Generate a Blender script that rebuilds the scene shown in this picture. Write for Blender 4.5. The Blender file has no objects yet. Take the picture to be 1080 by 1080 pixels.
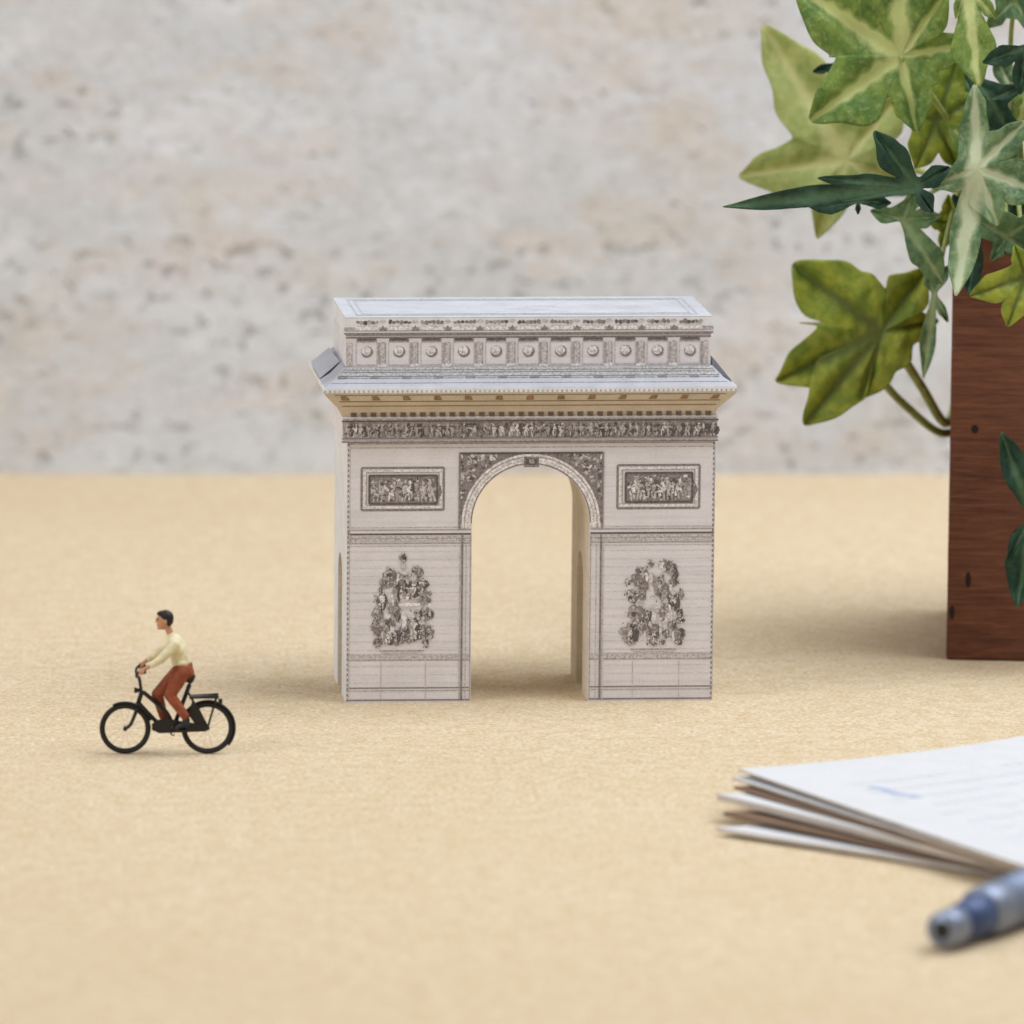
import bpy, bmesh, math, random
from mathutils import Vector, Matrix
# 1 unit = 1 cm
R = math.radians
scn = bpy.context.scene
COL = scn.collection
random.seed(7)

# ------------------------------------------------------------------ camera
PITCH, FPX, CAMX, CAMY, CAMZ = R(8.5), 7800.0, -7.0, -113.0, 19.87
SHIFT = -CAMX / 114.7      # the photograph is a crop: the view centre lies left of its middle
cd = bpy.data.cameras.new('camera'); cam = bpy.data.objects.new('camera', cd); COL.objects.link(cam)
cam.location = (CAMX, CAMY, CAMZ); cam.rotation_euler = (R(90) - PITCH, 0, 0)
cd.shift_x = SHIFT * FPX / 1080; cd.sensor_width = 36; cd.lens = FPX / 1080 * 36; cd.clip_start = 1; cd.clip_end = 1000
cd.dof.use_dof = True; cd.dof.focus_distance = 113.6; cd.dof.aperture_fstop = 0.26 / (2 * 0.50)
scn.camera = cam
# ------------------------------------------------------------------ world, lamps, exposure
w = bpy.data.worlds.new('World'); scn.world = w; w.use_nodes = True
bg = w.node_tree.nodes['Background']
bg.inputs[0].default_value = (1.0, 0.89, 0.76, 1); bg.inputs[1].default_value = 0.35
def lamp(name, loc, target, size, power, col, size_y=None):
    d = bpy.data.lights.new(name, 'AREA'); d.size = size; d.energy = power; d.color = col
    if size_y: d.shape = 'RECTANGLE'; d.size_y = size_y
    o = bpy.data.objects.new(name, d); COL.objects.link(o); o.location = loc
    o.rotation_euler = (Vector(target) - Vector(loc)).to_track_quat('-Z', 'Y').to_euler()
    return o
lamp('overhead_softbox', (28, -2, 60), (2, 2, 0), 50, 45500, (0.90, 0.955, 1.0))
lamp('window_light', (-92, -52, 64), (0, 8, 3), 62, 56000, (0.92, 0.965, 1.0))
scn.view_settings.view_transform = 'Standard'; scn.view_settings.look = 'None'
scn.view_settings.exposure = 0; scn.view_settings.gamma = 1; scn.view_settings.use_curve_mapping = False
scn.render.engine = 'CYCLES'
scn.cycles.use_denoising = True
scn.cycles.max_bounces = 8

# ------------------------------------------------------------------ helpers
CAM = Vector((CAMX, CAMY, CAMZ))
def ray(px, py):
    u, v = (px - 540) / FPX + SHIFT, -(py - 540) / FPX
    c, s = math.cos(PITCH), math.sin(PITCH)
    return Vector((u, c + v * s, -s + v * c))
def at(px, py, Y):
    d = ray(px, py); return CAM + d * ((Y - CAMY) / d.y)
def ground(px, py, z=0.0):
    d = ray(px, py); return CAM + d * ((z - CAMZ) / d.z)

def tag(o, label=None, cat=None, group=None, kind=None):
    if label: o['label'] = label
    if cat: o['category'] = cat
    if group: o['group'] = group
    if kind: o['kind'] = kind
    return o
def empty(name, loc=(0, 0, 0), rz=0):
    o = bpy.data.objects.new(name, None); COL.objects.link(o)
    o.location = loc; o.rotation_euler = (0, 0, rz); o.empty_display_size = 0.3
    return o
def link(name, bm, mats, parent=None, smooth=False):
    me = bpy.data.meshes.new(name); bm.to_mesh(me); bm.free()
    for m in (mats if isinstance(mats, (list, tuple)) else [mats]): me.materials.append(m)
    o = bpy.data.objects.new(name, me); COL.objects.link(o)
    if parent: o.parent = parent
    if smooth:
        for p in me.polygons: p.use_smooth = True
    return o
def bake(o, smooth=None):
    bpy.context.view_layer.update()
    dg = bpy.context.evaluated_depsgraph_get()
    me = bpy.data.meshes.new_from_object(o.evaluated_get(dg))
    o.modifiers.clear(); o.data = me
    if smooth is not None:
        for p in me.polygons: p.use_smooth = smooth
    return o
def box(bm, x0, y0, z0, x1, y1, z1, mi=0):
    vs = [bm.verts.new(v) for v in ((x0,y0,z0),(x1,y0,z0),(x1,y1,z0),(x0,y1,z0),(x0,y0,z1),(x1,y0,z1),(x1,y1,z1),(x0,y1,z1))]
    for f in ((3,2,1,0),(4,5,6,7),(0,1,5,4),(1,2,6,5),(2,3,7,6),(3,0,4,7)):
        bm.faces.new([vs[i] for i in f]).material_index = mi
def tube(bm, pts, rad, seg=10, cap=True, mi=0):
    pts = [Vector(p) for p in pts]; n = len(pts)
    if not isinstance(rad, (list, tuple)): rad = [rad] * n
    rings = []; up = None
    for i, p in enumerate(pts):
        t = (pts[min(i + 1, n - 1)] - pts[max(i - 1, 0)]).normalized()
        if up is None:
            up = Vector((0, 0, 1)) if abs(t.z) < 0.9 else Vector((1, 0, 0))
        a = (up - t * up.dot(t)).normalized(); b = t.cross(a); up = a
        rings.append([bm.verts.new(p + (a * math.cos(k * 2 * math.pi / seg) + b * math.sin(k * 2 * math.pi / seg)) * rad[i]) for k in range(seg)])
    for i in range(n - 1):
        for k in range(seg):
            bm.faces.new((rings[i][k], rings[i][(k + 1) % seg], rings[i + 1][(k + 1) % seg], rings[i + 1][k])).material_index = mi
    if cap:
        bm.faces.new(rings[0][::-1]).material_index = mi; bm.faces.new(rings[-1]).material_index = mi
def torus(bm, c, R_, r, seg=40, ms=10, a0=0, a1=2 * math.pi, flat=1.0):
    full = abs(a1 - a0 - 2 * math.pi) < 1e-6
    n = seg if full else seg + 1
    rings = []
    for i in range(n):
        a = a0 + (a1 - a0) * i / seg
        rings.append([bm.verts.new(Vector(c) + Vector((math.cos(a) * (R_ + r * math.cos(k * 2 * math.pi / ms)), flat * r * math.sin(k * 2 * math.pi / ms), math.sin(a) * (R_ + r * math.cos(k * 2 * math.pi / ms))))) for k in range(ms)])
    for i in range(seg):
        A, B = rings[i], rings[(i + 1) % n]
        for k in range(ms): bm.faces.new((A[k], A[(k + 1) % ms], B[(k + 1) % ms], B[k]))
    if not full:
        bm.faces.new(rings[0]); bm.faces.new(rings[-1][::-1])
def catmull(pts, n=6):
    pts = [Vector(p) for p in pts]; out = []
    for i in range(len(pts) - 1):
        p0, p1, p2, p3 = pts[max(i - 1, 0)], pts[i], pts[i + 1], pts[min(i + 2, len(pts) - 1)]
        for k in range(n):
            t = k / n
            out.append(0.5 * ((2 * p1) + (p2 - p0) * t + (2 * p0 - 5 * p1 + 4 * p2 - p3) * t * t + (3 * p1 - p0 - 3 * p2 + p3) * t ** 3))
    out.append(pts[-1]); return out

# ------------------------------------------------------------------ materials
class NT:
    def __init__(s, name):
        s.m = bpy.data.materials.new(name); s.m.use_nodes = True
        s.t = s.m.node_tree; s.b = s.t.nodes['Principled BSDF']; s.tc = s.t.nodes.new('ShaderNodeTexCoord')
    def n(s, typ, **kw):
        nd = s.t.nodes.new(typ)
        for k, v in kw.items(): setattr(nd, k, v)
        return nd
    def l(s, a, b): s.t.links.new(a, b)
    def mapping(s, scale=(1, 1, 1), loc=(0, 0, 0), rot=(0, 0, 0), src='Object'):
        m = s.n('ShaderNodeMapping'); s.l(s.tc.outputs[src], m.inputs[0])
        m.inputs['Scale'].default_value = scale; m.inputs['Location'].default_value = loc; m.inputs['Rotation'].default_value = rot
        return m.outputs[0]
    def noise(s, vec, scale, detail=3, rough=0.55, dist=0.0):
        nd = s.n('ShaderNodeTexNoise'); s.l(vec, nd.inputs['Vector'])
        nd.inputs['Scale'].default_value = scale; nd.inputs['Detail'].default_value = detail
        nd.inputs['Roughness'].default_value = rough; nd.inputs['Distortion'].default_value = dist
        return nd.outputs[0]
    def ramp(s, fac, *stops):
        r = s.n('ShaderNodeValToRGB'); s.l(fac, r.inputs[0]); e = r.color_ramp.elements
        while len(e) < len(stops): e.new(0.5)
        for el, (p, c) in zip(e, stops):
            el.position = p; el.color = (c, c, c, 1) if not isinstance(c, tuple) else (*c, 1)
        return r.outputs[0]
    def mix(s, fac, a, b, mode='MIX'):
        m = s.n('ShaderNodeMix', data_type='RGBA', blend_type=mode)
        for sock, v in ((m.inputs[0], fac), (m.inputs[6], a), (m.inputs[7], b)):
            if isinstance(v, (int, float)): sock.default_value = v
            elif isinstance(v, tuple): sock.default_value = (*v, 1)
            else: s.l(v, sock)
        return m.outputs[2]
    def math(s, op, a, b):
        m = s.n('ShaderNodeMath', operation=op)
        for i, v in enumerate((a, b)):
            if isinstance(v, (int, float)): m.inputs[i].default_value = v
            else: s.l(v, m.inputs[i])
        return m.outputs[0]
    def bump(s, h, strength, dist):
        b = s.n('ShaderNodeBump'); s.l(h, b.inputs['Height']); b.inputs['Strength'].default_value = strength; b.inputs['Distance'].default_value = dist
        s.l(b.outputs[0], s.b.inputs['Normal'])
    def out(s, col=None, rough=0.7, metal=0.0, spec=0.4):
        if col is not None:
            if isinstance(col, tuple): s.b.inputs['Base Color'].default_value = (*col, 1)
            else: s.l(col, s.b.inputs['Base Color'])
        s.b.inputs['Roughness'].default_value = rough; s.b.inputs['Metallic'].default_value = metal
        s.b.inputs['Specular IOR Level'].default_value = spec
        return s.m

def mat_table():
    t = NT('kraft_board'); v = t.mapping()
    big = t.noise(v, 0.22, 4, 0.6)
    mid = t.noise(v, 3.0, 4, 0.65)
    fine = t.noise(v, 13, 3, 0.75)
    fib = t.noise(v, 30, 2, 0.6)
    c = t.mix(t.ramp(big, (0.35, 0.0), (0.65, 1.0)), (0.69, 0.565, 0.395), (0.725, 0.61, 0.445))
    c = t.mix(t.ramp(mid, (0.34, 0.75), (0.60, 0.0)), c, (0.60, 0.445, 0.26))
    c = t.mix(t.ramp(fine, (0.34, 0.85), (0.48, 0.0)), c, (0.50, 0.35, 0.19))
    c = t.mix(t.ramp(fine, (0.54, 0.0), (0.68, 0.85)), c, (0.86, 0.75, 0.57))
    c = t.mix(t.ramp(fib, (0.32, 0.5), (0.46, 0.0)), c, (0.44, 0.30, 0.16))
    t.bump(fine, 0.45, 0.03)
    return t.out(c, 0.85, 0, 0.25)
def mat_wall():
    t = NT('whitewashed_plaster'); v = t.mapping((0.75, 1, 1))
    big = t.noise(v, 0.16, 5, 0.6, 0.4)
    streak = t.noise(t.mapping((0.5, 1, 1), (13, 0, 4)), 0.8, 6, 0.68, 0.5)
    blot = t.noise(v, 0.8, 7, 0.7, 0.3)
    fine = t.noise(t.mapping((0.85, 1, 1)), 4.5, 5, 0.75)
    c = t.mix(t.ramp(big, (0.35, 0.0), (0.65, 1.0)), (0.60, 0.62, 0.665), (0.67, 0.695, 0.76))
    c = t.mix(t.ramp(streak, (0.50, 0.0), (0.62, 0.75)), c, (0.74, 0.765, 0.83))
    c = t.mix(t.ramp(blot, (0.34, 0.28), (0.50, 0.0)), c, (0.49, 0.48, 0.465))
    warm = t.noise(t.mapping((0.55, 1, 1), (3, 0, 9)), 0.5, 5, 0.65)
    c = t.mix(t.ramp(warm, (0.50, 0.0), (0.66, 0.7)), c, (0.62, 0.55, 0.49))
    pink = t.noise(t.mapping((0.5, 1, 1.2), (33, 0, 19)), 0.7, 4, 0.6)
    c = t.mix(t.ramp(pink, (0.52, 0.0), (0.68, 0.4)), c, (0.68, 0.60, 0.57))
    pn = t.noise(t.mapping((0.85, 1, 1.0), (5, 0, 2)), 3.3, 3, 0.5, 0.2)
    patch = t.noise(t.mapping((0.4, 1, 1), (21, 0, 0)), 0.42, 3, 0.5)
    pit = t.math('MULTIPLY', t.ramp(pn, (0.59, 0.0), (0.67, 1.0)), t.ramp(patch, (0.42, 0.15), (0.56, 1.0)))
    c = t.mix(t.math('MULTIPLY', pit, 0.62), c, (0.30, 0.29, 0.28))
    c = t.mix(t.ramp(fine, (0.28, 0.75), (0.46, 0.0)), c, (0.40, 0.395, 0.39))
    c = t.mix(t.ramp(fine, (0.55, 0.0), (0.70, 0.6)), c, (0.82, 0.83, 0.86))
    h = t.math('SUBTRACT', t.math('ADD', t.math('MULTIPLY', blot, 0.7), t.math('MULTIPLY', fine, 0.35)), t.math('MULTIPLY', pit, 0.6))
    t.bump(h, 0.6, 0.2)
    return t.out(c, 0.9, 0, 0.2)
def mat_paper(name, col, courses=False, var=0.06):
    t = NT(name); v = t.mapping()
    n1 = t.noise(v, 2.2, 4, 0.6); n2 = t.noise(v, 22, 3, 0.65)
    dk = tuple(x * (1 - 2.2 * var) for x in col); lt = tuple(min(1, x * (1 + var)) for x in col)
    c = t.mix(t.ramp(n1, (0.3, 0.0), (0.7, 1.0)), dk, lt)
    c = t.mix(t.ramp(n2, (0.35, 0.25), (0.6, 0.0)), c, tuple(x * 0.72 for x in col))
    if courses:
        sv = t.mapping((0.35, 1, 9.0)); st = t.noise(sv, 1.6, 3, 0.6)
        c = t.mix(t.ramp(st, (0.36, 0.30), (0.52, 0.0)), c, tuple(x * 0.70 for x in col))
    t.bump(n2, 0.12, 0.01)
    return t.out(c, 0.72, 0, 0.3)
def mat_ink(name, col):
    t = NT(name); v = t.mapping()
    n = t.noise(v, 26, 2, 0.6)
    c = t.mix(t.ramp(n, (0.35, 0.0), (0.65, 1.0)), tuple(x * 0.72 for x in col), tuple(x * 1.3 for x in col))
    return t.out(c, 0.7, 0, 0.3)
def mat_plain(name, col, rough=0.6, metal=0.0, var=0.15, scale=20, spec=0.4):
    t = NT(name); n = t.noise(t.mapping(), scale, 3, 0.6)
    c = t.mix(t.ramp(n, (0.3, 0.0), (0.7, 1.0)), tuple(x * (1 - var) for x in col), tuple(min(1, x * (1 + var)) for x in col))
    return t.out(c, rough, metal, spec)
def mat_wood():
    t = NT('stained_wood'); v = t.mapping((0.55, 2, 9)); g = t.noise(v, 1.6, 6, 0.65, 0.25)
    g2 = t.noise(t.mapping((1.2, 3, 22)), 2.2, 4, 0.7)
    big = t.noise(t.mapping(), 0.5, 3, 0.5)
    c = t.mix(t.ramp(g, (0.32, 0.0), (0.68, 1.0)), (0.085, 0.030, 0.016), (0.27, 0.098, 0.050))
    c = t.mix(t.ramp(g2, (0.30, 0.7), (0.50, 0.0)), c, (0.036, 0.013, 0.010))
    c = t.mix(t.ramp(big, (0.4, 0.0), (0.7, 0.5)), c, (0.20, 0.078, 0.043))
    t.bump(t.math('ADD', g, g2), 0.7, 0.05)
    return t.out(c, 0.72, 0, 0.3)
def mat_leaf(name, base, dark, vein, vs=1.0, trans=0.35, rough=0.45, mott=0.6):
    t = NT(name); v = t.mapping()
    n = t.noise(v, 2.6, 5, 0.65, 0.4); n2 = t.noise(v, 9, 4, 0.65)
    c = t.mix(t.ramp(n, (0.40, 0.0), (0.60, 1.0)), dark, base)
    c = t.mix(t.ramp(n2, (0.50, 0.0), (0.72, mott)), c, tuple(0.5 * a + 0.5 * b for a, b in zip(base, vein)))
    at_ = t.n('ShaderNodeAttribute', attribute_name='vein')
    vm = t.math('MULTIPLY', at_.outputs['Fac'], t.math('ADD', 0.45, n2))
    c = t.mix(t.ramp(t.math('MULTIPLY', vm, vs), (0.10, 0.0), (0.75, 1.0)), c, vein)
    t.bump(t.math('ADD', n2, t.math('MULTIPLY', at_.outputs['Fac'], -0.6)), 0.4, 0.05)
    t.out(c, rough, 0, 0.28)
    tr = t.n('ShaderNodeBsdfTranslucent'); t.l(c, tr.inputs[0])
    mx = t.n('ShaderNodeMixShader'); mx.inputs[0].default_value = trans
    t.l(t.b.outputs[0], mx.inputs[1]); t.l(tr.outputs[0], mx.inputs[2])
    o = t.t.nodes['Material Output']; t.l(mx.outputs[0], o.inputs[0])
    return t.m

M_TABLE, M_WALL, M_WOOD = mat_table(), mat_wall(), mat_wood()
M_STONE = mat_paper('printed_stone_card', (0.80, 0.775, 0.825), True, 0.035)
M_STONE_L = mat_paper('printed_light_card', (0.82, 0.82, 0.85))
M_ROOF = mat_paper('printed_roof_card', (0.54, 0.55, 0.60))
M_LEDGE = mat_paper('printed_ledge_card', (0.50, 0.51, 0.575))
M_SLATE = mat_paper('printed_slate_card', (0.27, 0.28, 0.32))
M_TAN = mat_paper('cornice_bounce_card', (0.62, 0.54, 0.44))  # table bounce on the cornice underside, put into the tan colour
M_INNER = mat_paper('vault_bounce_card', (0.76, 0.67, 0.54), True)  # warm bounced light inside the arch is part of this tan
INK = [mat_ink('ink_wash', (0.54, 0.505, 0.52)), mat_ink('ink_mid', (0.41, 0.37, 0.37)), mat_ink('ink_grey', (0.26, 0.23, 0.235)),
       mat_ink('ink_dark', (0.135, 0.118, 0.122)), mat_ink('paper_light', (0.75, 0.71, 0.73)), mat_ink('ink_slate', (0.40, 0.41, 0.43)), mat_ink('ink_ochre', (0.30, 0.19, 0.105)),
       mat_ink('ink_faint', (0.67, 0.63, 0.65))]
WASH, MID, GREY, DARK, LIGHT, SLATE, OCHRE, FAINT = range(8)

# ------------------------------------------------------------------ setting
WALLY = ground(540, 500).y
bm = bmesh.new(); box(bm, -70, -75, -1.8, 70, WALLY, 0)
tag(link('tabletop', bm, M_TABLE), kind='structure')
bm = bmesh.new(); box(bm, -70, WALLY + 0.003, -1.8, 70, WALLY + 2, 42)
tag(link('wall', bm, M_WALL), kind='structure')

# ------------------------------------------------------------------ the paper arch
AC = 558.0
arch = empty('paper_arch', ground(AC, 740), R(2.2))
tag(arch, 'small folded paper model of a triumphal arch with printed reliefs, standing on the tan table', 'paper model')
SX, SZ = 68.0, 67.6
X = lambda px: (px - AC) / SX
Z = lambda py: (740 - py) / SZ
HW, DP = 193 / SX, 2.5
ZB = Z(464)
def arch_prism(bm, hw, zs, y0, y1, axis='y', cx=0, n=28):
    pts = [(cx - hw, -0.5), (cx + hw, -0.5)] + [(cx + hw * math.cos(math.pi * i / n), zs + hw * math.sin(math.pi * i / n)) for i in range(n + 1)]
    A = []; B = []
    for (a, z) in pts:
        A.append(bm.verts.new((a, y0, z) if axis == 'y' else (y0, a, z)))
        B.append(bm.verts.new((a, y1, z) if axis == 'y' else (y1, a, z)))
    k = len(pts)
    bm.faces.new(A); bm.faces.new(B[::-1])
    for i in range(k): bm.faces.new((A[i], B[i], B[(i + 1) % k], A[(i + 1) % k]))
    bmesh.ops.recalc_face_normals(bm, faces=bm.faces)
OH, OS = 62 / SX, Z(550.5)
bm = bmesh.new(); box(bm, -HW, 0, 0, HW, DP, ZB)
body = link('body', bm, M_STONE, arch)
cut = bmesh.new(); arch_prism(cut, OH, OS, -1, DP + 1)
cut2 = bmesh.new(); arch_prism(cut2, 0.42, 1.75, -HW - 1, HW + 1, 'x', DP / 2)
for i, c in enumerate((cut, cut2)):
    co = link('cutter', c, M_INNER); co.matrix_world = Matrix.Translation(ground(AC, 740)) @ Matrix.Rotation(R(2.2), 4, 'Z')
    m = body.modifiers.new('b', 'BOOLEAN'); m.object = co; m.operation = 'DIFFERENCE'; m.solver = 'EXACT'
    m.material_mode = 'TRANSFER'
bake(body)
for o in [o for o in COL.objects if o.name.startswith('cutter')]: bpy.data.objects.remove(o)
# side light put into the colour: lighter end sheets with the side arch cut-out
for sgn in (-1, 1):
    bm = bmesh.new(); n = 20; x0 = sgn * (HW + 0.002); x1 = sgn * (HW + 0.014)
    cy_ = DP / 2
    cols = [(0.0, 0.0), (cy_ - 0.42, 0.0)], [(cy_ - 0.42 * math.cos(math.pi * i / n), 1.75 + 0.42 * math.sin(math.pi * i / n)) for i in range(n + 1)], [(cy_ + 0.42, 0.0), (DP, 0.0)]
    for run in cols:
        for (ya, za), (yb, zb) in zip(run[:-1], run[1:]):
            A = [bm.verts.new((x0, y, z)) for y, z in ((ya, za), (yb, zb), (yb, ZB), (ya, ZB))]
            B_ = [bm.verts.new((x1, v.co.y, v.co.z)) for v in A]
            bm.faces.new(A); bm.faces.new(B_[::-1])
            for i in range(4): bm.faces.new((A[i], B_[i], B_[(i + 1) % 4], A[(i + 1) % 4]))
    bmesh.ops.remove_doubles(bm, verts=bm.verts, dist=1e-5)
    seen = {}
    for f in bm.faces: seen.setdefault(tuple(round(c, 4) for c in f.calc_center_median()), []).append(f)
    bmesh.ops.delete(bm, geom=[f for fs in seen.values() if len(fs) > 1 for f in fs], context='FACES_ONLY')
    bmesh.ops.recalc_face_normals(bm, faces=bm.faces)
    link('side_sheet', bm, M_STONE_L, arch)
# entablature: the frieze band stands slightly proud
bm = bmesh.new(); box(bm, -HW - 0.06, -0.06, ZB, HW + 0.06, DP + 0.06, Z(437))
link('entablature', bm, M_STONE, arch)
def loft(name, prof, mats, mis, jit=0.0):
    bm = bmesh.new(); rings = []
    for off, z in prof:
        a, b0, b1 = HW + off, -off, DP + off
        r = []
        N = 10
        for (p, q) in (((-a, b0), (a, b0)), ((a, b0), (a, b1)), ((a, b1), (-a, b1)), ((-a, b1), (-a, b0))):
            for k in range(N):
                t = k / N
                r.append(bm.verts.new((p[0] + (q[0] - p[0]) * t, p[1] + (q[1] - p[1]) * t, z + random.uniform(-jit, jit))))
        rings.append(r)
    n = len(rings[0])
    for i in range(len(rings) - 1):
        for k in range(n):
            bm.faces.new((rings[i][k], rings[i][(k + 1) % n], rings[i + 1][(k + 1) % n], rings[i + 1][k])).material_index = mis[i]
    bm.faces.new(rings[0][::-1]).material_index = mis[0]; bm.faces.new(rings[-1]).material_index = mis[-1]
    bmesh.ops.recalc_face_normals(bm, faces=bm.faces)
    return link(name, bm, mats, arch)
zl0, zl1 = Z(411.5), Z(404.5)
loft('cornice', [(0.045, Z(437) + 0.001), (0.085, Z(430)), (0.10, Z(428.5)), (0.335, zl0), (0.345, zl0 + 0.03), (0.345, zl1)], [M_TAN, M_STONE_L], [0, 0, 0, 0, 1], 0.003)
loft('ledge', [(0.335, zl1 + 0.001), (0.18, Z(397.5)), (0.012, Z(386))], [M_LEDGE], [0, 0], 0.004)
# upturned corner flaps of the ledge sheet at both ends
for sgn in (-1, 1):
    bm = bmesh.new()
    a, t = sgn * (HW + 0.30), 0.018
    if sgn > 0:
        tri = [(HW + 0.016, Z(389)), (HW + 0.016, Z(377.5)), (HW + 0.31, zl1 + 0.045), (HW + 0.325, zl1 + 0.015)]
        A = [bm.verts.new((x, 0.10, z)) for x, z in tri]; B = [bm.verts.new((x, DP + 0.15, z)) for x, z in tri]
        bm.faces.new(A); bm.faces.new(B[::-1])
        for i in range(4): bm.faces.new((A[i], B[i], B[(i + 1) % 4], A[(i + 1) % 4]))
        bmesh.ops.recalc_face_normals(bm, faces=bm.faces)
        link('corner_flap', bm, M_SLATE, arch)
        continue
    if sgn < 0: pr = [(-(HW + 0.03), 0.7, Z(386)), (-(HW + 0.335), 0.7, zl1 + 0.012), (-(HW + 0.36), DP - 0.3, zl1 + 0.07), (-(HW + 0.10), DP - 0.5, Z(383))]
    A = [bm.verts.new(p) for p in pr]; B = [bm.verts.new((p[0], p[1], p[2] + t)) for p in pr]
    bm.faces.new(A); bm.faces.new(B[::-1])
    for i in range(4): bm.faces.new((A[i], B[i], B[(i + 1) % 4], A[(i + 1) % 4]))
    bmesh.ops.recalc_face_normals(bm, faces=bm.faces)
    link('corner_flap', bm, M_LEDGE if sgn < 0 else M_SLATE, arch)
# attic storey
AH = 191.5 / SX; ZA0, ZA1, ZA2 = Z(386) - 0.05, Z(350.5), Z(334)
bm = bmesh.new(); box(bm, -AH, 0.0, ZA0, AH, DP, ZA1)
attic = link('attic', bm, M_STONE, arch)
bm = bmesh.new(); box(bm, -AH - 0.02, -0.03, ZA1, AH + 0.02, DP + 0.03, ZA2)
parapet = link('parapet', bm, M_STONE_L, arch)
bm = bmesh.new()
box(bm, -AH - 0.02, -0.03, ZA2, AH + 0.02, DP + 0.03, ZA2 + 0.012)
link('roof', bm, M_ROOF, arch)

# ---- print: everything is thin ink lying on the card
class Ink:
    def __init__(s, y=0.0): s.bm = bmesh.new(); s.y = y - 0.003; s.k = 0
    def _y(s): s.k += 1; return s.y - 0.00004 * s.k
    def rect(s, x0, y0, x1, y1, tone):
        y = s._y(); s.poly([(x0, y0), (x1, y0), (x1, y1), (x0, y1)], tone, y)
    def poly(s, pts, tone, y=None):
        y = y or s._y()
        f = s.bm.faces.new([s.bm.verts.new((X(a), y, Z(b))) for a, b in pts]); f.material_index = tone
        f.normal_update()
        if f.normal.y > 0: f.normal_flip()
    def hline(s, x0, x1, y, w, tone): s.rect(x0, y - w / 2, x1, y + w / 2, tone)
    def vline(s, x, y0, y1, w, tone): s.rect(x - w / 2, y0, x + w / 2, y1, tone)
    def blob(s, cx, cy, rx, ry, tone, n=9, j=0.3, rot=0):
        pts = []
        for i in range(n):
            a = 2 * math.pi * i / n; q = 1 + random.uniform(-j, j)
            u, v = rx * q * math.cos(a), ry * q * math.sin(a)
            pts.append((cx + u * math.cos(rot) - v * math.sin(rot), cy + u * math.sin(rot) + v * math.cos(rot)))
        s.poly(pts, tone)
    def frame(s, x0, y0, x1, y1, w, tone):
        s.hline(x0, x1, y0, w, tone); s.hline(x0, x1, y1, w, tone); s.vline(x0, y0, y1, w, tone); s.vline(x1, y0, y1, w, tone)
    def arc(s, cx, cy, r0, r1, tone, a0=0, a1=math.pi, n=28, stilt=0):
        y = s._y()
        for i in range(n):
            p, q = a0 + (a1 - a0) * i / n, a0 + (a1 - a0) * (i + 1) / n
            s.poly([(cx + r0 * math.cos(p), cy - r0 * math.sin(p)), (cx + r1 * math.cos(p), cy - r1 * math.sin(p)), (cx + r1 * math.cos(q), cy - r1 * math.sin(q)), (cx + r0 * math.cos(q), cy - r0 * math.sin(q))], tone, y)
    def done(s, name): return link(name, s.bm, INK, arch)
def figure(I, cx, y0, y1, w):
    """a little carved figure: head, torso, legs, arm - light with dark gaps"""
    h = y1 - y0; lean = random.uniform(-0.25, 0.25) * w
    I.blob(cx + w * 0.25, y0 + h * 0.55, w * 0.55, h * 0.42, random.choice((DARK, GREY)), j=0.3)
    tone = random.choice((WASH, WASH, MID, MID, LIGHT))
    I.blob(cx + lean, y0 + h * 0.45, w * 0.30, h * 0.22, tone)
    I.blob(cx + lean * 1.4, y0 + h * 0.14, w * 0.17, h * 0.10, tone, 7, 0.15)
    I.blob(cx - w * 0.14, y0 + h * 0.78, w * 0.13, h * 0.22, tone, 7, 0.2, random.uniform(-0.3, 0.3))
    I.blob(cx + w * 0.18, y0 + h * 0.78, w * 0.12, h * 0.20, random.choice((WASH, MID)), 7, 0.2, random.uniform(-0.3, 0.3))
    I.blob(cx + w * random.uniform(-0.4, 0.4), y0 + h * 0.38, w * 0.32, h * 0.06, tone, 7, 0.2, random.uniform(-0.8, 0.8))
# frieze of figures and dentils (on the entablature, 0.06 proud)
I = Ink(-0.06)
I.rect(361, 439.5, 755, 443, WASH); I.rect(361, 443, 755, 459.5, MID)
x = 364
while x < 746:
    wd = random.uniform(5.5, 10); figure(I, x + wd / 2, 443.5, 459, wd)
    if random.random() < 0.4: I.blob(x + wd, random.uniform(446, 457), random.uniform(1, 3), random.uniform(1, 3), DARK)
    x += wd

for _ in range(420):
    I.blob(random.uniform(363, 753), random.uniform(444.5, 458), random.uniform(0.4, 1.2), random.uniform(0.8, 3.0), random.choice((DARK, DARK, GREY, GREY, MID, WASH)), 6, 0.4, random.choice((0, 0, 0.4, -0.4, 1.5)))
I.hline(360, 756, 441.6, 1.8, DARK); I.hline(360, 756, 460, 1.2, GREY); I.hline(360, 756, 462.6, 1.6, MID); I.hline(360, 756, 463.6, 0.8, DARK)
I.done('frieze_print')
I = Ink(-0.075)
for k in range(37):
    xx = 370 + k * 10.35
    I.rect(xx, 432.6, xx + 6.4, 437.2, OCHRE); I.rect(xx + 0.7, 433, xx + 5.8, 437, DARK)
dent = I.done('dentil_marking')
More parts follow.
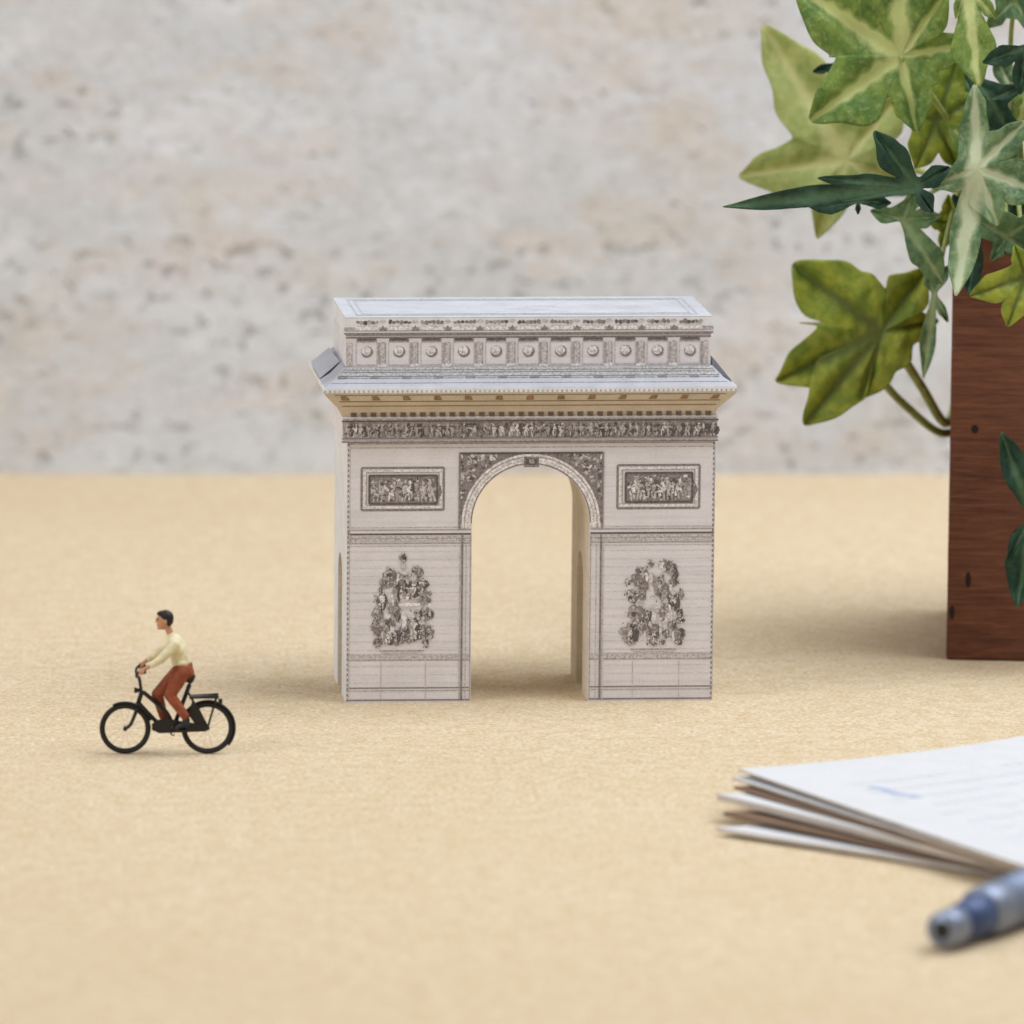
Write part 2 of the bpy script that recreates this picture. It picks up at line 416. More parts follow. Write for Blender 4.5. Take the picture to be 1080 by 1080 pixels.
# cornice soffit marks, on the sloping underside
bm = bmesh.new()
def soffit(px, t): # t 0..1 up the slope
    off = 0.10 + (0.335 - 0.10) * t; z = Z(428.5) + (zl0 - Z(428.5)) * t
    return Vector((X(px) * (1 + 0.06 * t), -off - 0.005, z - 0.004))
for k in range(13):
    px = 372 + k * 31
    f = bm.faces.new([bm.verts.new(soffit(px + a, t)) for a, t in ((-4, 0.62), (4, 0.62), (3, 0.9), (-3, 0.9))]); f.material_index = OCHRE
for t in (0.18, 0.5, 0.95):
    f = bm.faces.new([bm.verts.new(soffit(px, t + d)) for px, d in ((364, 0), (752, 0), (752, 0.05), (364, 0.05))]); f.material_index = OCHRE
link('soffit_print', bm, INK, arch)
# lip: tiny beads along the edge
bm = bmesh.new()
for k in range(86):
    xx = -HW - 0.33 + k * (2 * HW + 0.66) / 85
    box(bm, xx - 0.012, -0.3475, zl0 + 0.035, xx + 0.012, -0.346, zl1 - 0.035, SLATE)
link('bead_marking', bm, INK, arch)
# ledge print band on the slope
bm = bmesh.new()
def slope(px, t):
    P = [(0.335, zl1 + 0.001), (0.18, Z(397.5)), (0.012, Z(386))]
    i = 0 if t < 0.5 else 1; u = t * 2 - i
    off = P[i][0] + (P[i + 1][0] - P[i][0]) * u; z = P[i][1] + (P[i + 1][1] - P[i][1]) * u
    return Vector((X(px) * (1 + 0.12 * (1 - t)), -off - 0.008, z + 0.006))
def sq(a, b, t0, t1, tone):
    f = bm.faces.new([bm.verts.new(slope(a, t0)), bm.verts.new(slope(b, t0)), bm.verts.new(slope(b, t1)), bm.verts.new(slope(a, t1))]); f.material_index = tone
for k in range(12):
    a = 366 + k * 32
    sq(a, a + 10, 0.56, 0.62, GREY); sq(a + 11, a + 22, 0.57, 0.60, MID); sq(a + 23, a + 30, 0.57, 0.62, SLATE)
sq(365, 750, 0.65, 0.78, SLATE); sq(365, 750, 0.90, 0.99, SLATE); sq(365, 750, 0.80, 0.88, MID); sq(365, 750, 0.30, 0.33, SLATE)
link('ledge_print', bm, INK, arch)
# body front: panels, arch mouldings, lines
I = Ink(0)
I.hline(365.5, 750.5, 466, 1.4, MID); I.hline(365.5, 750.5, 470.5, 1.0, WASH)
for (x0, x1) in ((365.5, 495), (621, 750.5)):
    I.hline(x0, x1, 554.6, 1.0, WASH); I.hline(x0, x1, 557.2, 1.2, MID); I.hline(x0, x1, 561.6, 1.9, DARK)
    I.rect(x0, 563.5, x1, 569.5, WASH); I.hline(x0, x1, 566.2, 1.2, MID); I.hline(x0, x1, 571.2, 1.4, MID); I.hline(x0, x1, 574.2, 0.8, WASH)
    I.rect(x0, 690, x1, 694.6, WASH); I.hline(x0, x1, 695, 1.3, MID); I.hline(x0, x1, 689, 0.8, WASH)
    I.hline(x0, x1, 724.5, 1.4, GREY); I.hline(x0, x1, 727.5, 0.9, MID); I.hline(x0, x1, 737.4, 1.5, GREY)
    for k in range(18): I.hline(x0, x1, 580 + k * 8.7, 0.4, FAINT)
for sx in (401, 448, 667, 716): I.vline(sx, 697, 737, 0.7, WASH)
for (pa, pb) in ((399, 446), (665, 714)):
    I.hline(pa, pb, 685, 1.4, MID); I.hline(pa + 2, pb - 2, 687.5, 0.9, WASH)
I.done('course_print')
I = Ink(-0.001)
for x0 in (364.9, 749.5):
    y = 466.0
    while y < 736:
        I.rect(x0, y, x0 + 1.3, y + 2.6, GREY); y += 5.4
    I.vline(x0 + 2.2, 466, 737, 0.7, WASH)
I.vline(486, 563, 738, 1.9, GREY); I.vline(483.6, 570, 738, 0.9, WASH); I.vline(490, 572, 738, 0.8, WASH); I.vline(494.6, 563, 738, 0.9, MID)
I.vline(632.2, 563, 738, 1.9, GREY); I.vline(634.6, 570, 738, 0.9, WASH); I.vline(627.5, 572, 738, 0.8, WASH); I.vline(621.3, 563, 738, 0.9, MID)
I.done('edge_marking')
# spandrels + archivolt
I = Ink(-0.002)
cx, cy = AC, 550.5
def spandrel(xa, sgn):
    pts = [(xa, 476.5), (xa, 559)]
    arcp = []
    for i in range(17):
        a = math.pi - math.pi / 2 * i / 16
        arcp.append((cx + sgn * 74.5 * math.cos(a) * 1.0, cy - 74 * math.sin(a)))
    pts = [(xa, 476.5)] + [(xa, 552)] + arcp
    y = I._y()
    for i in range(1, len(pts) - 1): I.poly([pts[0], pts[i], pts[i + 1]], GREY, y)
    for k in range(520):
        u, v = random.uniform(0, 74), random.uniform(0, 74)
        px, py = cx + sgn * (-75 + u), 477.5 + v
        if math.hypot(px - cx, py - cy) < 77 or v > 70: continue
        I.blob(px, py, random.uniform(0.8, 3.0), random.uniform(0.7, 2.6), random.choice((DARK, DARK, MID, LIGHT, WASH, WASH, GREY)), 8, 0.4, random.uniform(0, 3))
spandrel(cx - 75.5, 1); spandrel(cx + 75.5, -1)
I.arc(cx, cy, 62.3, 74.5, LIGHT); I.arc(cx, cy, 73, 74.8, GREY); I.arc(cx, cy, 69.4, 70.6, MID); I.arc(cx, cy, 66, 66.8, WASH); I.arc(cx, cy, 62.3, 63.6, GREY)
for xa, xb in ((cx - 74.5, cx - 62.3), (cx + 62.3, cx + 74.5)):
    I.rect(xa, 550.5, xb, 555, LIGHT)
for q in (-74, -70, 70, 74): I.vline(cx + q, 550, 556, 1.2, MID)
I.frame(cx - 75.5, 476.5, cx + 75.5, 476.8, 1.8, DARK); I.vline(cx - 75.3, 476, 556, 2.0, GREY); I.vline(cx + 75.3, 476, 556, 2.0, GREY)
I.rect(cx - 8, 481, cx + 8, 491.5, GREY); I.rect(cx - 6, 482.5, cx + 6, 489, DARK); I.rect(cx - 2.5, 483, cx + 3, 487.5, MID)
I.done('archivolt_print')
def panel(x0, y0, x1, y1, a0, b0, a1, b1):
    I = Ink(-0.001)
    I.frame(x0, y0, x1, y1, 2.2, GREY); I.frame(x0 + 3, y0 + 3, x1 - 3, y1 - 3, 2.6, LIGHT); I.frame(x0 + 5.2, y0 + 5, x1 - 5.2, y1 - 5, 0.7, MID)
    I.rect(a0, b0, a1, b1, GREY)
    x = a0 + 2
    while x < a1 - 4:
        wd = random.uniform(8, 13); figure(I, min(x + wd / 2, a1 - 5), b0 + random.uniform(2, 6), b1 - 1.5, wd); x += wd * 0.72
    for k in range(130):
        I.blob(random.uniform(a0 + 3, a1 - 3), random.uniform(b0 + 3, b1 - 3), random.uniform(0.4, 1.7), random.uniform(0.5, 2.2), random.choice((DARK, DARK, GREY, WASH, LIGHT, MID)), 7, 0.4, random.uniform(0, 3))
    I.frame(a0, b0, a1, b1, 1.8, DARK)
    I.done('panel_print')
panel(379.5, 491.5, 466, 536, 387.5, 499.5, 459, 529.5)
panel(649, 490, 735.5, 535.5, 657.5, 498, 728, 529)
# sculpture groups
LG = [(385,365,30,35,3),(370,400,25,25,2),(345,480,25,38,2),(335,540,20,28,2),(440,395,30,34,2),(515,350,24,22,2),(525,410,32,24,2),(545,470,26,30,2),(480,440,34,34,1),(420,450,20,44,1),
 (330,605,17,34,2),(330,672,14,22,2),(372,592,30,24,3),(420,555,16,22,3),(440,640,20,38,3),(490,600,24,44,1),(528,550,38,20,3),(570,545,14,22,2),(566,630,18,28,3),(540,615,18,24,2),(550,678,10,16,2),(405,640,26,32,1),(480,655,28,16,2),(375,650,24,26,1),(400,520,26,24,1),(445,285,15,16,3),
 (448,325,15,26,4),(470,378,14,36,4),(425,375,8,30,4),(480,502,66,13,4),(380,552,26,20,4),(453,570,16,46,4),(398,480,10,30,4),(532,582,22,12,4),(355,640,7,30,4),(520,470,20,9,4),(505,640,12,26,4),(395,615,9,24,4),(440,450,9,32,4),(545,520,18,8,0),(375,600,12,8,0),(505,385,8,26,4),(350,430,8,20,0),(445,300,8,6,4),(340,520,9,14,0),(560,590,9,14,4),(420,665,8,20,3),(465,625,7,20,3),(530,640,7,20,3),(345,665,6,14,3)]
RG = [(580,320,13,17,2),(540,360,25,23,3),(515,395,22,22,3),(650,328,32,26,2),(682,360,17,34,2),(495,470,26,24,3),(620,420,32,44,1),(545,460,13,28,2),(480,405,8,13,2),(690,408,17,14,2),(680,500,30,28,3),(716,545,13,18,3),(508,550,36,32,3),(572,555,15,22,2),(640,545,11,38,2),(716,580,17,12,3),(490,640,30,46,2),(580,620,42,22,2),(605,655,17,24,3),(655,640,11,22,3),(710,640,26,26,2),(712,680,15,12,3),(560,590,10,30,2),(722,460,8,22,1),(600,682,30,8,2),(640,460,26,30,1),(545,420,20,20,1),(680,600,20,20,1),(530,600,22,22,1),
 (585,395,13,46,4),(648,345,12,10,0),(625,425,12,20,0),(600,560,16,34,4),(690,552,22,16,4),(655,500,12,26,4),(540,500,26,9,4),(492,640,12,26,4),(560,640,7,26,4),(630,610,8,40,4),(690,650,9,26,4),(520,440,9,18,4),(565,380,9,26,4),(675,425,9,22,4),(515,590,14,8,4),(585,600,10,14,4),(505,520,8,8,4),(655,580,9,22,4),(605,520,26,8,4),(490,665,8,18,3),(585,650,6,16,3),(645,680,6,12,3),(700,470,10,10,3),(630,390,8,12,3)]
def group_print(data, ox):
    I = Ink(-0.002)
    f = lambda zx, zy: (ox + zx / 4.32, 520 + zy / 4.32)
    dark = [d for d in data if d[4] != 4]; light = [d for d in data if d[4] == 4]
    for (zx, zy, rx, ry, tone) in dark:
        px, py = f(zx, zy)
        for _ in range(3):
            I.blob(px + random.uniform(-0.5, 0.5) * rx / 4.32, py + random.uniform(-0.5, 0.5) * ry / 4.32, rx / 4.32 * 0.72, ry / 4.32 * 0.72, (WASH, MID, MID, GREY)[tone] if random.random() < 0.5 else MID, 9, 0.45, random.uniform(0, 3))
    for (zx, zy, rx, ry, tone) in dark:
        px, py = f(zx, zy); figure(I, px + random.uniform(-1, 1), py - ry / 4.32 * 1.25, py + ry / 4.32 * 1.25, rx / 4.32 * 1.7)
        I.blob(px + random.uniform(-2, 2), py + random.uniform(-2, 2), rx / 4.32 * 0.42, ry / 4.32 * 0.42, min(tone, 3), 8, 0.45, random.uniform(0, 3))
    for (zx, zy, rx, ry, tone) in light:
        px, py = f(zx, zy); I.blob(px, py, rx / 4.32 * 0.75, ry / 4.32 * 0.8, random.choice((LIGHT, FAINT, WASH)), 9, 0.35)
    big = [d for d in data if d[4] in (1, 2, 3)]
    for _ in range(420):
        zx, zy, rx, ry, tone = random.choice(big); px, py = f(zx + random.uniform(-1.2, 1.2) * rx, zy + random.uniform(-1.2, 1.2) * ry)
        I.blob(px, py, random.uniform(0.3, 0.85), random.uniform(0.6, 2.0), random.choice((DARK, DARK, GREY, GREY, WASH, LIGHT)), 6, 0.35, random.uniform(-0.9, 0.9))
    I.done('relief_print')
group_print(LG, 320); group_print(RG, 550)
# attic front
I = Ink(0)
I.hline(366, 750, 352, 1.4, MID); I.hline(366, 750, 354.6, 1.6, DARK if False else GREY)
I.hline(366, 750, 384.4, 0.9, WASH)
for k in range(11):
    c0 = 388 + k * 33.95
    I.rect(c0 - 10.5, 354.6, c0 + 10.5, 358.8, GREY); I.rect(c0 - 9, 355.4, c0 + 9, 357.4, DARK)
    I.frame(c0 - 11, 359.5, c0 + 11, 383, 0.8, WASH)
    I.blob(c0 + 0.4, 369.6, 6.2, 6.0, GREY, 16, 0.05); I.blob(c0 - 0.3, 368.4, 4.9, 4.6, LIGHT, 14, 0.08); I.blob(c0, 370.6, 3.0, 1.8, WASH, 9, 0.2)
    I.rect(c0 + 12, 360, c0 + 14.6, 384, MID); I.rect(c0 + 14.6, 359, c0 + 19, 384, WASH); I.rect(c0 + 19, 360, c0 + 20.4, 384, MID) if k < 10 else None
    if k < 10: I.rect(c0 + 11.5, 382.2, c0 + 21, 385.6, LIGHT)
I.rect(367, 360, 373, 384, WASH)
I.done('shield_print')
I = Ink(-0.03)
I.hline(364, 752, 350.2, 2.0, GREY); I.hline(364, 752, 347.4, 0.9, SLATE)
I.rect(364, 343.5, 752, 347, SLATE)
for k in range(11):
    c0 = 388 + k * 33.95
    for q in range(-10, 11, 4): I.blob(c0 + q + 0.5, 338.4 + random.uniform(-0.4, 0.4), 2.3, random.uniform(1.5, 2.4), random.choice((GREY, GREY, DARK, MID)), 8, 0.3)
    I.rect(c0 - 12.5, 341.5, c0 + 12.5, 346.5, LIGHT); I.hline(c0 - 11, c0 + 11, 342.4, 0.9, WASH)
    if k == 10: break
    I.poly([(c0 + 13, 347.5), (c0 + 16.8, 341.5), (c0 + 20.6, 347.5)], GREY)
    I.blob(c0 + 16.8, 337.5, 3.5, 1.8, WASH, 8, 0.2)
I.done('palmette_print')
# roof print: border strips
bm = bmesh.new(); zt = ZA2 + 0.015
def rq(x0, y0, x1, y1, tone, dz=0):
    f = bm.faces.new([bm.verts.new(p) for p in ((x0, y0, zt + dz), (x1, y0, zt + dz), (x1, y1, zt + dz), (x0, y1, zt + dz))]); f.material_index = tone
A2, D2 = AH - 0.17, DP - 0.2
for (a, b, wd) in ((A2, 0.2, 0.03), (A2 - 0.10, 0.36, 0.02)):
    y0, y1 = b, DP - b
    rq(-a, y0, a, y0 + wd * 3, SLATE); rq(-a, y1 - wd * 3, a, y1, SLATE); rq(-a, y0 + wd * 3, -a + wd, y1 - wd * 3, SLATE); rq(a - wd, y0 + wd * 3, a, y1 - wd * 3, SLATE)
for k in range(26):
    a = random.uniform(-2.1, 2.0); rq(a, 0.9 + 0.02 * k, a + random.uniform(0.05, 0.5), 0.91 + 0.02 * k, WASH, 0.0004 * k)
link('roof_print', bm, INK, arch)

for o in arch.children:
    k = o.name.split('.')[0]
    o.location.x += {'attic': -0.06, 'parapet': -0.06, 'roof': -0.06, 'roof_print': -0.06, 'shield_print': -0.06, 'palmette_print': -0.06, 'cornice': -0.055, 'ledge': -0.055,
                     'corner_flap': -0.055, 'soffit_print': -0.055, 'bead_marking': -0.055, 'ledge_print': -0.055, 'entablature': -0.03, 'frieze_print': -0.03, 'dentil_marking': -0.04}.get(k, 0.0)

# ------------------------------------------------------------------ bicycle and rider
M_BLACK = mat_plain('black_enamel', (0.011, 0.010, 0.011), 0.38, 0, 0.3, 30)
M_RUBBER = mat_plain('black_tyre', (0.013, 0.012, 0.012), 0.6, 0, 0.3, 30)
M_STEEL = mat_plain('grey_steel', (0.30, 0.30, 0.31), 0.35, 0.8, 0.1)
M_SKIN = mat_plain('painted_skin', (0.52, 0.27, 0.165), 0.55, 0, 0.12, 14)
M_SHIRT = mat_plain('cream_shirt', (0.74, 0.67, 0.45), 0.7, 0, 0.16, 7)
M_TROUS = mat_plain('rust_trousers', (0.255, 0.06, 0.023), 0.65, 0, 0.3, 8)
M_SHOE = mat_plain('dark_shoe', (0.02, 0.021, 0.026), 0.45, 0, 0.3)
M_HAIR = mat_plain('dark_hair', (0.013, 0.009, 0.008), 0.55, 0, 0.4, 30)
YB = ground(131.7, 795).y
FW, RW = at(132, 768.3, YB), at(219, 767.5, YB)
def B(px, py, dy=0.0):
    p = at(px, py, YB); p.y += dy; return p - FW0
FW0 = Vector((at(176, 768, YB).x, YB, 0))
bike = empty('bicycle', FW0)
tag(bike, 'tiny black roadster bicycle with rear rack, ridden across the tan table', 'bicycle')
WR = at(132, 768.3, YB).z - 0.036
def wheel(px, py):
    c = B(px, py); r = c.z - 0.034
    bm = bmesh.new(); torus(bm, c, r, 0.034, 48, 10)
    wh = link('wheel', bm, M_RUBBER, bike, True)
    bm = bmesh.new(); torus(bm, c, r - 0.036, 0.013, 48, 8); link('rim', bm, M_BLACK, wh, True)
    bm = bmesh.new(); tube(bm, [c + Vector((0, -0.07, 0)), c + Vector((0, 0.07, 0))], 0.03, 12); link('hub', bm, M_BLACK, wh)
    bm = bmesh.new()
    for k in range(14):
        a = k * 2 * math.pi / 14
        tube(bm, [c + Vector((0, 0.03 * (-1) ** k, 0)), c + Vector((math.cos(a) * (r - 0.04), 0, math.sin(a) * (r - 0.04)))], 0.0016, 4)
    link('spokes', bm, M_STEEL, wh)
    return c, r
cF, rF = wheel(132, 768.3); cR, rR = wheel(219, 767.5)
bm = bmesh.new()
TB = 0.033
HT, HB = B(150, 728), B(146, 741)      # head tube
BB = B(183, 767); SC = B(199, 731)     # bottom bracket, seat cluster
tube(bm, [HT, HB], 0.035)
tube(bm, catmull([HT + Vector((0.02, 0, -0.03)), B(163, 740), B(176, 752), BB]), TB)
tube(bm, catmull([HB, B(156, 752), B(170, 765), BB]), TB)
tube(bm, [B(200, 722), BB], TB)
for s in (-1, 1):
    o = Vector((0, s * 0.055, 0))
    tube(bm, [SC + o * 0.4, cR + o], 0.016); tube(bm, [BB + o * 0.6, cR + o], 0.018)
tube(bm, [BB + Vector((0, -0.09, 0)), BB + Vector((0, 0.09, 0))], 0.04, 12)
link('frame', bm, M_BLACK, bike, True)
bm = bmesh.new()
tube(bm, [HB, B(145, 746)], 0.04)
for s in (-1, 1):
    o = Vector((0, s * 0.055, 0))
    tube(bm, catmull([B(145, 746) + o, B(141, 757) + o, B(137, 765) + o, cF + o]), [0.024] * 6 + [0.022] * 6 + [0.018] * 7)
link('fork', bm, M_BLACK, bike, True)
# chain case
bm = bmesh.new()
pts = [(160, 763), (166, 758.5), (178, 757), (196, 761), (216, 763), (221, 767), (217, 770.5), (196, 771.5), (168, 772.5), (160, 769)]
Af = [bm.verts.new(B(a, b, -0.075)) for a, b in pts]; Ab = [bm.verts.new(B(a, b, -0.045)) for a, b in pts]
bm.faces.new(Af); bm.faces.new(Ab[::-1])
for i in range(len(pts)): bm.faces.new((Af[i], Ab[i], Ab[(i + 1) % len(pts)], Af[(i + 1) % len(pts)]))
bmesh.ops.recalc_face_normals(bm, faces=bm.faces)
link('chain_case', bm, M_BLACK, bike)
# skirt guard beside the rear wheel
bm = bmesh.new()
pts = [(203, 738), (209, 744), (219, 764), (206, 764), (198, 752)]
Af = [bm.verts.new(B(a, b, -0.062)) for a, b in pts]; Ab = [bm.verts.new(B(a, b, -0.05)) for a, b in pts]
bm.faces.new(Af); bm.faces.new(Ab[::-1])
for i in range(len(pts)): bm.faces.new((Af[i], Ab[i], Ab[(i + 1) % len(pts)], Af[(i + 1) % len(pts)]))
bmesh.ops.recalc_face_normals(bm, faces=bm.faces)
link('skirt_guard', bm, M_BLACK, bike)
for (c, r, a0, a1) in ((cF, rF, R(18), R(118)), (cR, rR, R(-40), R(150))):
    bm = bmesh.new(); torus(bm, c, r + 0.045, 0.017, 26, 8, a0, a1, 2.4); link('mudguard', bm, M_BLACK, bike, True)
# rack
bm = bmesh.new()
p0, p1 = B(199.5, 733.6), B(230.5, 737)
box(bm, p0.x, -0.11, p1.z + 0.02, p1.x, 0.11, p0.z)
for s in (-1, 1):
    tube(bm, [Vector((p1.x - 0.03, s * 0.09, p1.z + 0.03)), cR + Vector((0, s * 0.065, 0))], 0.012)
    tube(bm, [Vector((p0.x, s * 0.09, p0.z - 0.02)), Vector((p1.x, s * 0.09, p0.z + 0.005))], 0.018)
link('rack', bm, M_BLACK, bike)
bm = bmesh.new(); tube(bm, [B(232.5, 737, 0), B(232.5, 742, 0)], 0.03, 10); link('tail_lamp', bm, M_BLACK, bike)
# saddle
bm = bmesh.new()
tube(bm, [B(189.5, 716.5), B(193, 715.5), B(198, 715), B(202.5, 715), B(205, 716)], [0.025, 0.04, 0.075, 0.09, 0.05], 12)
tube(bm, [B(199.5, 716), B(200.4, 724)], 0.016)
link('saddle', bm, M_BLACK, bike, True)
# handlebar
bm = bmesh.new()
tube(bm, catmull([B(149, 729), B(147.5, 719), B(146.5, 713.5)]), 0.024)
bar = [B(152, 705.5, -0.27), B(148, 705.5, -0.265), B(144.3, 707.5, -0.24), B(143.8, 712, -0.15), B(146.5, 714, 0), B(143.8, 712, 0.15), B(144.3, 707.5, 0.24), B(148, 705.5, 0.265), B(152, 705.5, 0.27)]
tube(bm, catmull(bar), 0.02)
hb = link('handlebar', bm, M_BLACK, bike, True)
for s in (-1, 1):
    bm = bmesh.new(); tube(bm, [B(154, 705.6, s * 0.271), B(146, 705.8, s * 0.262)], 0.027, 10); link('grip', bm, M_BLACK, hb, True)
bm = bmesh.new(); tube(bm, [B(147, 728), B(143.5, 728), B(141.5, 728)], [0.025, 0.042, 0.046], 12); link('headlamp', bm, M_BLACK, bike, True)
# cranks and pedals
for s, (px, py) in ((-1, (192.5, 768.2)), (1, (170.5, 770))):
    bm = bmesh.new(); tube(bm, [BB + Vector((0, s * 0.10, 0)), B(px, py, s * 0.11)], 0.015)
    ck = link('crank', bm, M_BLACK, bike)
    q = B(px, py); bm = bmesh.new(); box(bm, q.x - 0.05, min(s * 0.115, s * 0.24), q.z - 0.014, q.x + 0.05, max(s * 0.115, s * 0.24), q.z + 0.014); link('pedal', bm, M_BLACK, ck)
bm = bmesh.new(); tube(bm, [B(178, 770, 0.06), B(181, 776, 0.10), B(184, 777, 0.12)], 0.012); link('kickstand', bm, M_BLACK, bike)

# rider: continuous body, clothes as children
def P(px, py, dy=0.0): return B(px, py, dy)
def capsules(lst, ell=(), name='body', mat=None, parent=None, voxel=0.009, smooth_it=4):
    bm = bmesh.new()
    for p0, r0, p1, r1 in lst:
        for p, r in ((p0, r0), (p1, r1)):
            bmesh.ops.create_uvsphere(bm, u_segments=14, v_segments=10, radius=r, matrix=Matrix.Translation(p))
        d = p1 - p0
        if d.length > 1e-4:
            mt = Matrix.Translation((p0 + p1) / 2) @ d.to_track_quat('Z', 'Y').to_matrix().to_4x4()
            bmesh.ops.create_cone(bm, cap_ends=True, segments=14, radius1=r0, radius2=r1, depth=d.length, matrix=mt)
    for p, (a, b, c), rot in ell:
        mt = Matrix.Translation(p) @ Matrix.Rotation(rot, 4, 'Y') @ Matrix.Diagonal((a, b, c, 1))
        bmesh.ops.create_uvsphere(bm, u_segments=18, v_segments=12, radius=1, matrix=mt)
    o = link(name, bm, mat, parent)
    m = o.modifiers.new('r', 'REMESH'); m.mode = 'VOXEL'; m.voxel_size = voxel
    if smooth_it:
        m = o.modifiers.new('s', 'SMOOTH'); m.iterations = smooth_it; m.factor = 0.5
    return bake(o, True)
hipc, chest, shc = P(193, 703), P(187, 684), P(184, 676)
hip = {s: P(191.5, 708, s * 0.085) for s in (-1, 1)}
knee = {-1: P(179, 731.5, -0.125), 1: P(166, 733.5, 0.11)}
ank = {-1: P(196, 754.5, -0.165), 1: P(173, 759, 0.165)}
toe = {-1: P(186.5, 765.2, -0.18), 1: P(165, 767, 0.18)}
heel = {-1: P(197, 760.5, -0.17), 1: P(174.5, 764.3, 0.17)}
sh = {s: P(184.5, 677.5, s * 0.185) for s in (-1, 1)}
elb = {-1: P(168.5, 693, -0.27), 1: P(165.5, 692.5, 0.27)}
wri = {-1: P(154.5, 701.3, -0.262), 1: P(153, 701, 0.262)}
head = P(173.3, 653.5)
caps = []; 
for s in (-1, 1):
    caps += [(hip[s], 0.10, knee[s], 0.07), (knee[s], 0.066, ank[s], 0.042), (ank[s], 0.04, heel[s], 0.036), (heel[s], 0.036, toe[s], 0.028),
             (sh[s], 0.062, elb[s], 0.046), (elb[s], 0.044, wri[s], 0.030), (shc, 0.08, sh[s], 0.062)]
    palm = P(149.8, 703.4, s * 0.266)
    caps.append((wri[s], 0.029, palm, 0.030))
    for k in range(4):       # four fingers wrapped over and round the grip
        fx = 151.5 - k * 1.45; L = (0.92, 1.0, 0.96, 0.8)[k]
        a = P(fx, 703.0, s * 0.285); b = P(fx - 0.4, 705.6, s * (0.274 + 0.034 * L)); c = P(fx - 0.3, 707.9, s * 0.268); d = P(fx, 708.2, s * (0.268 - 0.03 * L))
        caps += [(a, 0.011, b, 0.0105), (b, 0.0105, c, 0.0095), (c, 0.0095, d, 0.008)]
    t0, t1, t2 = P(152.0, 703.8, s * 0.245), P(149.6, 705.5, s * 0.235), P(147.6, 707.2, s * 0.238)
    caps += [(t0, 0.014, t1, 0.012), (t1, 0.012, t2, 0.010)]
caps += [(hipc, 0.13, chest, 0.135), (chest, 0.135, shc, 0.10), (shc, 0.075, P(179.5, 668), 0.055), (P(179.5, 668), 0.053, P(176, 660), 0.052)]
ells = [(hipc, (0.13, 0.17, 0.12), 0), (chest, (0.12, 0.17, 0.15), R(-20)),
        (head + Vector((0.012, 0, 0.012)), (0.117, 0.094, 0.118), 0), (head + Vector((-0.028, 0, -0.055)), (0.078, 0.07, 0.098), R(8)),
        (head + Vector((-0.113, 0, -0.024)), (0.022, 0.016, 0.024), R(25)), (head + Vector((-0.112, 0, -0.0)), (0.016, 0.012, 0.04), R(12)),
        (head + Vector((-0.078, 0, -0.128)), (0.026, 0.03, 0.024), 0),
        (head + Vector((-0.103, 0, -0.078)), (0.014, 0.03, 0.007), 0), (head + Vector((-0.101, 0, -0.094)), (0.014, 0.026, 0.009), 0)]
for s in (-1, 1):
    ells += [(head + Vector((0.02, s * 0.094, -0.015)), (0.022, 0.012, 0.034), R(-10)), (head + Vector((-0.092, s * 0.034, 0.028)), (0.016, 0.026, 0.008), 0)]
person = capsules(caps, ells, 'person', M_SKIN, None, 0.0065, 3)
person.location = FW0
tag(person, 'tiny figurine of a dark haired rider in cream shirt and rust trousers on the bicycle', 'person')
sc = []
for s in (-1, 1):
    e2 = elb[s].lerp(wri[s], 0.62)
    sc += [(shc, 0.10, sh[s], 0.083), (sh[s], 0.083, elb[s], 0.066), (elb[s], 0.064, e2, 0.05)]
sc += [(P(191.5, 698), 0.15, chest, 0.15), (chest, 0.15, shc, 0.115), (shc, 0.09, P(180.5, 670), 0.066)]
capsules(sc, [(P(191, 698), (0.135, 0.17, 0.08), 0), (chest, (0.135, 0.19, 0.16), R(-20))], 'shirt', M_SHIRT, person, 0.009, 4)
tr = []
for s in (-1, 1):
    a2 = knee[s].lerp(ank[s], 0.93)
    tr += [(hip[s], 0.135, hip[s].lerp(knee[s], 0.5), 0.115), (hip[s].lerp(knee[s], 0.5), 0.115, knee[s], 0.088), (knee[s], 0.088, a2, 0.068), (hipc, 0.15, hip[s], 0.13)]
trs = capsules(tr, [(P(193, 704), (0.155, 0.185, 0.11), R(10)), (P(196, 709), (0.13, 0.17, 0.10), 0)], 'trousers', M_TROUS, person, 0.009, 3)
bm = bmesh.new()
for s in (-1, 1):
    o = capsules([(ank[s], 0.05, heel[s], 0.05), (heel[s], 0.05, heel[s].lerp(toe[s], 0.6), 0.048), (heel[s].lerp(toe[s], 0.6), 0.046, toe[s], 0.034)], (), 'shoe', M_SHOE, person, 0.008, 2)
bm.free()
hair = capsules([], [(head + Vector((0.028, 0, 0.040)), (0.118, 0.103, 0.104), R(25)), (head + Vector((0.072, 0, -0.02)), (0.065, 0.092, 0.085), R(15)), (head + Vector((-0.05, 0, 0.10)), (0.066, 0.085, 0.034), R(-14)),
   (head + Vector((0.03, -0.088, -0.01)), (0.016, 0.014, 0.05), 0), (head + Vector((0.03, 0.088, -0.01)), (0.016, 0.014, 0.05), 0)], 'hair', M_HAIR, person, 0.008, 2)
for s in (-1, 1):
    bm = bmesh.new(); bmesh.ops.create_uvsphere(bm, u_segments=10, v_segments=8, radius=0.011, matrix=Matrix.Translation(head + Vector((-0.101, s * 0.034, 0.006))))
    link('eye', bm, M_HAIR, person, True)

